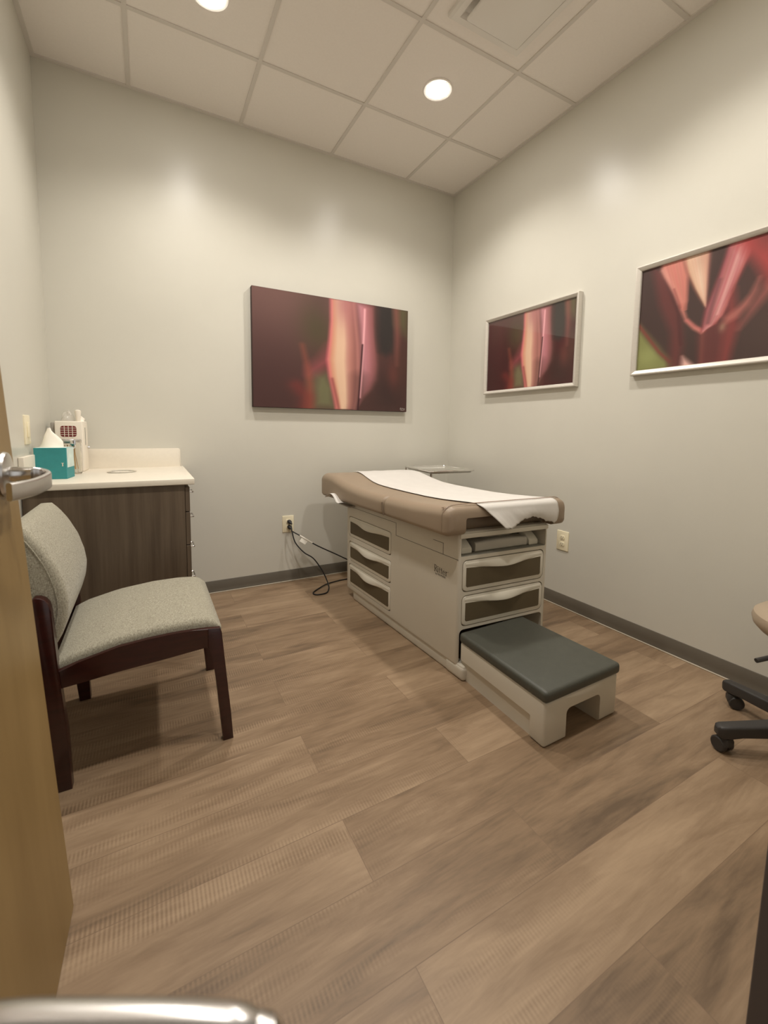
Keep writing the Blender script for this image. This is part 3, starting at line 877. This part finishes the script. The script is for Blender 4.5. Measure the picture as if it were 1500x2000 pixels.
# side mouldings: line of the upper side panel and access door
b = B()
def sideline(y0, z0, y1, z1): box(b, -.0009, .002, min(y0, y1) - .0008, max(y0, y1) + .0008, min(z0, z1) - .0008, max(z0, z1) + .0008)
sideline(.058, .533, .56, .533); sideline(.16, .533, .16, .585); sideline(.16, .585, .235, .585); sideline(.56, .533, .56, .60); sideline(.56, .60, 1.13, .60)
part('panel_seams', b, M['gap'], smooth=0)
# plinth
b = B()
for x0, x1 in ((.006, .045), (BW - .045, BW - .006)):
    box(b, x0, x1, .012, 1.075, .0, .066, .010, 3)
box(b, .03, BW - .03, 1.0, 1.07, 0, .06, .005, 2)
part('plinth', b, M['table_body'])
for x0, x1 in ((.0005, .05), (BW - .05, BW - .0005)):
    b = B(); box(b, x0, x1, .008, .13, .0, .060, .014, 4); part('foot', b, M['table_body'])

def drawer(W, Hh, f):
    """front of a drawer in local a (0..W), b (0..Hh), c outward"""
    b = B(); prism(b, rrect(.0, W, 0, Hh, .020, n=6), f, -.014, .004, .004, 3)
    d = part('drawer', b, M['table_light'])
    mg = .017
    n = 28
    def lip(a):
        s = a / W
        return Hh - .029 - .015 * math.exp(-((s - .5) / .30) ** 2)
    poly = [(mg + .006, mg), (W - mg - .006, mg), (W - mg, mg + .006), (W - mg, lip(W - mg) - .004)]
    poly += [(W - mg - (W - 2 * mg) * k / n, lip(W - mg - (W - 2 * mg) * k / n)) for k in range(n + 1)]
    poly += [(mg, lip(mg) - .004), (mg, mg + .006)]
    b = B(); prism(b, poly, f, .0035, .0046)
    part('panel', b, M['taupe'], d, smooth=0)
    # scooped pull that swells outwards in the middle
    b = B(); rows = []
    for i in range(n + 1):
        a = mg * .7 + (W - 1.4 * mg) * i / n
        s = a / W
        o = .004 + .016 * math.exp(-((s - .5) / .20) ** 2)
        l = lip(a); tp = Hh - .008
        rows.append([Vector(f(a, y, c)) for y, c in ((tp, .003), (tp - .001, .0045), (tp * .6 + l * .4, .0045 + (o - .004) * .45), (l + .006, o), (l + .0005, o - .001), (l - .0005, o * .6), (l + .002, .003))])
    loft(b, rows)
    part('pull', b, M['table_light'], d, smooth=1.0)
    return d
for z0, z1 in ((.412, .536), (.254, .374), (.094, .226)):
    drawer(.506, z1 - z0, lambda a, z, c, z0=z0: (-c + .003, 1.117 - a, z0 + z))
for z0, z1 in FD:
    drawer(BW - .052, z1 - z0, lambda a, z, c, z0=z0: (a + .026, .055 - c + .003, z0 + z))

# lettering on the side
b = B()
S = .001
def tx(u, v, c=0): return (-.0006 - c, .224 - u, .4385 + v)
def stroke(pts, w0, w1=None):
    w1 = w1 or w0
    for (a, q) in zip(pts, pts[1:]):
        d = Vector((q[0] - a[0], q[1] - a[1])); L_ = d.length
        if L_ < 1e-7: continue
        d /= L_; nn = Vector((-d.y, d.x))
        # pen wider on verticals
        w = w0 if abs(d.y) > abs(d.x) else w1
        A, Q = Vector(a) - d * w * .3, Vector(q) + d * w * .3
        vs = [b.verts.new(tx(*(p + nn * s * w / 2))) for p, s in ((A, 1), (A, -1), (Q, -1), (Q, 1))]
        b.faces.new(vs)
def serif(u, v, w): stroke([(u - w, v), (u + w, v)], .0012, .0012)
def arcp(cu, cv, ru, rv, a0, a1, n=10): return [(cu + ru * math.cos(math.radians(a0 + (a1 - a0) * k / n)), cv + rv * math.sin(math.radians(a0 + (a1 - a0) * k / n))) for k in range(n + 1)]
stroke([(.006, 0), (.006, .031)], .004); serif(.006, .0006, .005); serif(.006, .031, .005)
stroke([(.006, .031), (.012, .031)] + arcp(.012, .0235, .008, .0075, 90, -90) + [(.006, .016)], .0036, .0015)
stroke([(.012, .016), (.022, .0006)], .0036, .0036); serif(.0235, .0006, .003)
stroke([(.030, 0), (.030, .019)], .0034); serif(.030, .0006, .004); serif(.0285, .019, .0025)
stroke(arcp(.030, .0265, .0014, .0014, 0, 360, 8), .0022)
for u in (.042, .055):
    stroke([(u, .026), (u, .005)] + arcp(u + .004, .005, .004, .0045, 180, 300, 6), .0034, .0016); stroke([(u - .004, .0185), (u + .0065, .0185)], .0014, .0014)
stroke([(.066, .0105), (.0795, .0105)], .0016, .0016)
stroke(arcp(.0725, .0095, .0072, .0095, 0, 330, 16), .003, .0016)
stroke([(.088, 0), (.088, .019)], .0034); serif(.088, .0006, .004); serif(.0865, .019, .0025)
stroke([(.088, .013)] + arcp(.094, .0125, .0055, .0065, 150, 60, 6), .0022, .0022)
stroke(arcp(.103, .0215, .0015, .0015, 0, 360, 8), .0008)
part('lettering', b, M['label_grey'], smooth=0)
fc = bpy.data.curves.new('text', 'FONT'); fc.body = 'by MIDMARK'; fc.size = .0135; fc.extrude = 0
fo = bpy.data.objects.new('text', fc); COL.objects.link(fo); bpy.context.view_layer.update()
fm = bpy.data.meshes.new_from_object(fo.evaluated_get(bpy.context.evaluated_depsgraph_get()))
b = B(); b.from_mesh(fm); warp(b, lambda c: tx(c.x + .010, c.y - .0135)); part('small_lettering', b, M['label_grey'], smooth=0)
bpy.data.objects.remove(fo); bpy.data.curves.remove(fc); bpy.data.meshes.remove(fm)

# front rail, shelf, pan and stirrup covers in the recess
def bow(c): return (c.x, c.y - .012 * (1 - ((c.x - BW / 2) / (BW / 2)) ** 2), c.z)
b = B(); box(b, .006, BW - .002, .050, .10, .626, .648, .004, 2)
part('front_rail', b, M['table_light'])
b = B(); box(b, .015, BW - .015, .058, .415, .5452, .5482); part('shelf', b, M['shelf'])
b = B(); loops = []
for i in range(13):
    s = i / 12; x = .115 + .305 * s
    loops.append([Vector((x, y, z)) for y, z in rrect(.085, .33, .549, .592 + .006 * math.sin(PI * s), .012, .006, n=4)])
loft(b, loops)
part('treatment_pan', b, M['pan'])
b = B(); loft(b, [[Vector((x, y, z)) for x, y in rrect(.16 + i, .37 - i, .10 + i, .32 - i, .03, n=5)] for i, z in ((.03, .597), (.012, .602), (0, .613), (0, .618))])
part('pan_bowl', b, M['pan'])
for x0 in (.030, .425):
    b = B(); loops = []
    for i in range(9):
        s = i / 8
        y = .085 + .055 * s; zt = .574 + .042 * math.sin(s * PI / 2)
        loops.append([Vector((x + .010 * (1 - s), y, z)) for x, z in rrect(x0, x0 + .055, .549, zt, .008, .004, n=4)])
    loft(b, loops)
    part('stirrup_cover', b, M['table_light'])
b = B(); box(b, .016, .028, .09, .12, .56, .60); part('gap_shade', b, M['dark'])  # dark block imitating the shade in the gap beside the left cover

# cushion
TOP = [(.0, .772), (.05, .774), (.15, .766), (.3, .755), (.45, .749), (.6, .748), (.8, .749), (.93, .753), (1.05, .766), (1.15, .782), (1.22, .793), (1.3, .797), (1.42, .790)]
BOT = [(0, .646), (.5, .646), (1.0, .645), (1.42, .640)]
CX0, CX1 = -.083, .612
b = B(); loops = []
st = [(.026, .030), (.030, .015), (.038, .006), (.052, 0)] + [(y, 0) for y in np.linspace(.09, .535, 14)] + [(.546, .003), (.554, .018), (.558, .018), (.566, .003)] + [(y, 0) for y in np.linspace(.58, 1.36, 22)] + [(1.378, .004), (1.392, .013), (1.400, .030)]
for y, ins in st:
    zt, zb = interp(y, TOP), interp(y, BOT)
    mid = .54 < y < .57
    i2 = ins if not mid else 0
    r = .046 - i2 * .8
    L_ = []
    for x, z in rrect(CX0 + ins, CX1 - ins, zb + i2, zt - i2, r, .022 - i2 * .4, n=8):
        L_.append(Vector((x, y, z)))
    loops.append(L_)
loft(b, loops)
cush = obj('cushion', b, M['vinyl'], None, .9)
cut(cush, [box(B(), .012, .536, -.05, .105, .55, .722, .010, 3)])
cush.data.set_sharp_from_angle(angle=.9)
shear_obj(cush, SH); cush.parent = tbl
b = B(); box(b, .02, .53, .085, .25, .652, .718, .02, 4); part('inner_pad', b, M['vinyl_dark'])
b = B()
for y in (.066,):
    zt, zb = interp(y, TOP), interp(y, BOT)
    tube(b, [Vector((x, y, z)) for x, z in rrect(CX0 - .0008, CX1 + .0008, zb, zt + .0008, .046, .022, n=8)][9:20], .0016, 6)
part('seam_piping', b, M['vinyl'])
b = B(); tube(b, smooth_path([(-.088, .556, .718), (-.089, .553, .70), (-.088, .548, .675), (-.083, .542, .652)], 5), .0042, 8); part('hinge_slit_shade', b, M['vinyl_dark'])  # dark tube standing in for the shaded slit between the cushion sections
b = B()
P = [(CX0 + .004, .060, .748), (CX0 + .018, .058, .767), (CX0 + .05, .055, .7785), (.1, .047, .7815), (.3, .046, .782), (.5, .047, .7815), (CX1 - .05, .055, .7785), (CX1 - .012, .060, .762)]
tube(b, smooth_path(P, 5), .0022, 8)
for q in ((CX0 + .02, .062), (CX0 + .012, .075)): lathe(b, [(0, 0), (.006, 0), (.005, .005), (0, .006)], 10, Matrix.Translation((q[0], q[1], .764)))
part('elastic_strap', b, M['strap'])
b = B(); box(b, -.042, .10, 1.04, 1.19, .606, .614, .003, 2); part('roll_bracket', b, M['grey_rubber'])

# pull-out step
def sx_l(y): return .004 + .085 * min(y, 0)
def stepmap(c): return (c.x + (.009 + .075 * (c.y - .05)) * max(0, 1 - c.x / .3), c.y, c.z)
stp = obj('step', box(B(), .006, .386, -.438, .045, .0, .166, .010, 3), M['table_body'], None)
cs = [box(B(), .110, .285, -.6, -.22, -.05, .112, .020, 4), box(B(), -.05, .016, -.372, .6, -.05, .086, .004, 2), box(B(), .376, .5, -.372, .6, -.05, .086, .004, 2), box(B(), .06, .33, -.18, .5, -.05, .10, .01, 2)]
cut(stp, cs)
for v in stp.data.vertices: v.co = Vector(stepmap(v.co)); v.co.y -= .03 * v.co.x
stp.parent = tbl
b = B(); box(b, .0, .392, -.446, .048, .164, .209, .015, 4); warp(b, stepmap)
warp(b, lambda c: (c.x, c.y - .03 * c.x, c.z)); obj('step_pad', b, M['step_pad'], stp)

# paper on the table: its own thing
pp = thing('table_paper', 'long white paper sheet over the exam table, torn edge at the foot', 'paper', T0, TH)
XL, XR = .094, .555
nx = 40
def ztop(x, y):
    r = .046; z = interp(y, TOP); d = max(0, x - (CX1 - r))
    return z - (r - math.sqrt(max(0, r * r - d * d)))
bot = [(0, .665), (.18, .668), (.33, .692), (.5, .703), (.62, .700), (.72, .688), (.85, .672), (.95, .664), (1, .672)]
ylist = list(np.linspace(1.385, .056, 46))
rows = []
rnd = random.Random(4)
for y in ylist:
    row = []
    for i in range(nx + 1):
        s = i / nx
        xl = interp(y, [(0, .085), (.1, .094), (.5, .104), (1.0, .104), (1.2, .130), (1.38, .155)])
        xr = interp(y, [(0, .529), (.5, .545), (.9, .556), (1.38, .60)])
        x = xl + (xr - xl) * s
        z = ztop(x, y) + .0035 + .0012 * math.sin(9 * y + 5 * s) * math.sin(7 * s * PI) + (.002 * (1 - s * 8) if s < .12 else 0)
        row.append((x, y, z))
    rows.append(row)
# over the edge and down
for k in range(1, 19):
    q = k / 18
    row = []
    for i in range(nx + 1):
        s = i / nx
        xl = .082 + (.130) * max(0, q - .12) ** 1.1
        xr = .529 + .010 * math.sin(q * PI / 2) - .018 * max(0, q - .6)
        x = xl + (xr - xl) * s
        zb = interp(s, bot) + .0025 * math.sin(37 * s) + .002 * math.sin(83 * s + 1)
        z0 = interp(.056, TOP) + .0042
        if q < .35:
            a = q / .35 * PI / 2
            y = .056 - .039 * math.sin(a); z = z0 - .026 * (1 - math.cos(a))
        else:
            w = (q - .35) / .65
            y = .017 - .006 * math.sin(w * PI * .9) - .030 * w * max(0, 1 - s * 3.5) - .006 * w * math.sin(6 * s); z = (z0 - .026) * (1 - w) + zb * w
        row.append((x, y, z))
    rows.append(row)
b = B()
VV = [[b.verts.new(p) for p in r] for r in rows]
for r1, r2 in zip(VV, VV[1:]):
    for i in range(nx): b.faces.new((r1[i], r1[i + 1], r2[i + 1], r2[i]))
ps = part('sheet', b, M['paper'], pp, smooth=1.2)
sm = ps.modifiers.new('thick', 'SOLIDIFY'); sm.thickness = .0006; sm.offset = 1

t = thing('paper_end', 'curled white paper end hanging below the head of the exam table cushion', 'paper', T0, TH)
b = B(); rows = []
for k in range(17):
    s = k / 16
    y = 1.245 - .20 * s; z = .650 + .038 * math.sin(PI * min(1, s * 1.12)) - .01 * s
    rows.append([Vector((x, y + .02 * (x + .1), z + .004 * (x + .1) * 8)) for x in (-.112, -.095, -.075, -.05)])
VV = [[b.verts.new(p) for p in r] for r in rows]
for r1, r2 in zip(VV, VV[1:]):
    for i in range(3): b.faces.new((r1[i], r1[i + 1], r2[i + 1], r2[i]))
ps = part('strip', b, M['paper'], t, smooth=1.2)
sm = ps.modifiers.new('thick', 'SOLIDIFY'); sm.thickness = .0008

# ------------------------------------------------------------------ instrument tray stand behind the table
t = thing('tray_stand', 'stainless instrument tray stand in the corner behind the exam table', 'tray stand', (1.83, 2.50, 0), -.10)
TW, TD, TZ = .36, .42, .803
b = B(); loft(b, [[Vector((x, y, z)) for x, y in rrect(-TW / 2 + i, TW / 2 - i, -TD / 2 + i, TD / 2 - i, .03 - min(i, .02), n=5)] for i, z in ((0, TZ + .004), (.008, TZ), (.018, TZ - .012), (.020, TZ - .013), (.010, TZ - .002), (.002, TZ + .002), (0, TZ + .0045))], False)
loft(b, [[Vector((x, y, z)) for x, y in rrect(-TW / 2 + .018, TW / 2 - .018, -TD / 2 + .018, TD / 2 - .018, .012, n=5)] for z in (TZ - .0135, TZ - .0125)])
obj('tray', b, M['steel'], t)
b = B()
tube(b, [Vector((x, y, TZ + .004)) for x, y in rrect(-TW / 2 - .003, TW / 2 + .003, -TD / 2 - .003, TD / 2 + .003, .03, n=5)], .0055, 10, True)
tube(b, [(-TW / 2 + .01, TD / 2, TZ), (-TW / 2 + .01, TD / 2, TZ - .03)], .006, 10)
obj('tray_frame', b, M['chrome'], t)
b = B(); tube(b, [(-.06, 0, .03), (-.06, 0, .40)], .016, 16); obj('post', b, M['chrome'], t)
b = B(); tube(b, [(-.06, 0, .38), (-.06, 0, TZ - .012)], .011, 16)
tube(b, [(-.06, -.12, TZ - .018), (-.06, .12, TZ - .018)], .007, 10)
obj('inner_post', b, M['chrome'], t)
b = B(); lathe(b, [(0, .385), (.021, .385), (.023, .390), (.023, .412), (.019, .418), (0, .418)], 20, Matrix.Translation((-.06, 0, 0))); obj('height_collar', b, M['black'], t)
b = B(); tube(b, smooth_path([(.17, -.15, .022), (-.02, -.14, .022), (-.06, -.06, .022), (-.06, .06, .022), (-.02, .14, .022), (.17, .15, .022)], 6), .013, 12); obj('foot_frame', b, M['chrome'], t)
for y in (-.15, .15):
    b = B(); lathe(b, [(0, 0), (.014, 0), (.016, .004), (.014, .010), (0, .010)], 16, Matrix.Translation((.16, y, 0))); obj('rubber_foot', b, M['black'], t)
b = B(); lathe(b, [(0, 0), (.014, 0), (.016, .004), (.014, .010), (0, .010)], 16, Matrix.Translation((-.06, 0, 0))); obj('rubber_foot', b, M['black'], t)

# ------------------------------------------------------------------ rolling stool at the right edge
t = thing('rolling_stool', 'round tan vinyl rolling stool on black five-star base, cut by the right photo edge', 'stool', (1.873, .352, 0))
b = B(); lathe(b, [(0, .412), (.15, .412), (.174, .418), (.190, .436), (.195, .456), (.190, .474), (.174, .487), (.12, .494), (0, .496)], 56); obj('seat', b, M['stool_vinyl'], t)
b = B(); lathe(b, [(0, .406), (.15, .406), (.152, .4115), (0, .4115)], 40); obj('seat_plate', b, M['stool_black'], t)
b = B(); lathe(b, [(0, .12), (.026, .12), (.026, .30), (.017, .302), (.014, .407), (0, .407)], 24); obj('gas_column', b, M['stool_black'], t)
b = B(); tube(b, smooth_path([(0, 0, .390), (-.06, .03, .390), (-.12, .062, .372), (-.215, .105, .352)], 6), .0075, 10); obj('height_lever', b, M['stool_black'], t)
b = B(); lathe(b, [(0, .082), (.045, .082), (.052, .09), (.050, .125), (.035, .138), (0, .14)], 32); obj('hub', b, M['stool_black'], t)
for k in range(5):
    a = math.radians(74 + 72 * k)
    Rm = Matrix.Rotation(a, 4, 'Z')
    b = B(); loops = []
    for i in range(10):
        s = i / 9
        x = .035 + .268 * s
        zt = .130 - .030 * s; hb_ = .046 - .008 * s + (.004 if s > .85 else 0); w = .026 - .006 * s
        loops.append([Rm @ Vector((x, y, z)) for y, z in rrect(-w, w, zt - hb_, zt, .008, .004, n=4)])
    for dx, dz, dw in ((.010, .003, .003), (.016, .010, .009)):
        loops.append([Rm @ Vector((.303 + dx, y, z)) for y, z in rrect(-.020 + dw, .020 - dw, .058 + dz, .100 - dz, .007, .004, n=4)])
    loft(b, loops)
    lg = obj('base_leg', b, M['stool_black'], t)
    b = B()
    cs = Matrix.Translation(Rm @ Vector((.285, 0, 0))) @ Matrix.Rotation(a + .9 + k, 4, 'Z')
    for sy in (-1, 1):
        lathe(b, [(0, -.010), (.022, -.010), (.026, -.006), (.026, .006), (.022, .010), (0, .010)], 24, cs @ Matrix.Translation((-.012, sy * .014, .0265)) @ Matrix.Rotation(PI / 2, 4, 'X'))
    loft(b, [[cs @ Vector((x * q, y * q, z)) for x, y in rrect(-.028, .018, -.022, .022, .012, n=4)] for q, z in ((1.0, .030), (1.0, .044), (.8, .056), (.35, .060), (.3, .075))])
    obj('caster', b, M['stool_black'], lg)

# ------------------------------------------------------------------ steel rail right in front of the viewer
t = thing('steel_rail', 'blurred polished steel rail close to the viewer at the lower left corner', 'rail', (-.14, -.03, 0))
b = B()
P = smooth_path([(-.03, .122, 0), (-.03, .122, .60), (-.03, .122, .79), (-.022, .118, .822), (-.006, .109, .830), (.03, .09, .831), (.075, .066, .830), (.092, .057, .825), (.101, .052, .80), (.103, .051, .60), (.103, .051, 0)], 6)
tube(b, P, .0095, 20)
obj('tube', b, M['satin'], t)

# ------------------------------------------------------------------ world, camera, colour
w = bpy.data.worlds.new('ambient_fill'); SC.world = w; w.use_nodes = True  # even ambient fill, added to lift the ceiling and the overall light
w.node_tree.nodes['Background'].inputs['Color'].default_value = (1.0, .97, .93, 1)
w.node_tree.nodes['Background'].inputs['Strength'].default_value = 0.6

cd_ = bpy.data.cameras.new('camera'); cam = bpy.data.objects.new('camera', cd_); COL.objects.link(cam); SC.camera = cam
yaw, pitch, roll = .5023, .0899, .0125
f = Vector((math.sin(yaw) * math.cos(pitch), math.cos(yaw) * math.cos(pitch), -math.sin(pitch)))
r = Vector((math.cos(yaw), -math.sin(yaw), 0)); u = r.cross(f)
r2 = r * math.cos(roll) + u * math.sin(roll); u2 = -r * math.sin(roll) + u * math.cos(roll)
cam.matrix_world = Matrix(((r2.x, u2.x, -f.x, -.0785), (r2.y, u2.y, -f.y, -.1502), (r2.z, u2.z, -f.z, 1.0981), (0, 0, 0, 1)))
cd_.sensor_fit = 'VERTICAL'; cd_.sensor_height = 36; cd_.sensor_width = 27
cd_.lens = 846.54 * 36 / 2000
cd_.shift_x = -3.28 / 2000; cd_.shift_y = -86.06 / 2000
cd_.clip_start = .02
cd_.dof.use_dof = True; cd_.dof.focus_distance = 2.3; cd_.dof.aperture_fstop = 4.0
vs = SC.view_settings
vs.view_transform = 'Standard'; vs.look = 'None'; vs.exposure = 0.0; vs.gamma = 1
vs.use_curve_mapping = False
SC.cycles.max_bounces = 10; SC.cycles.diffuse_bounces = 6
SC.cycles.use_denoising = True
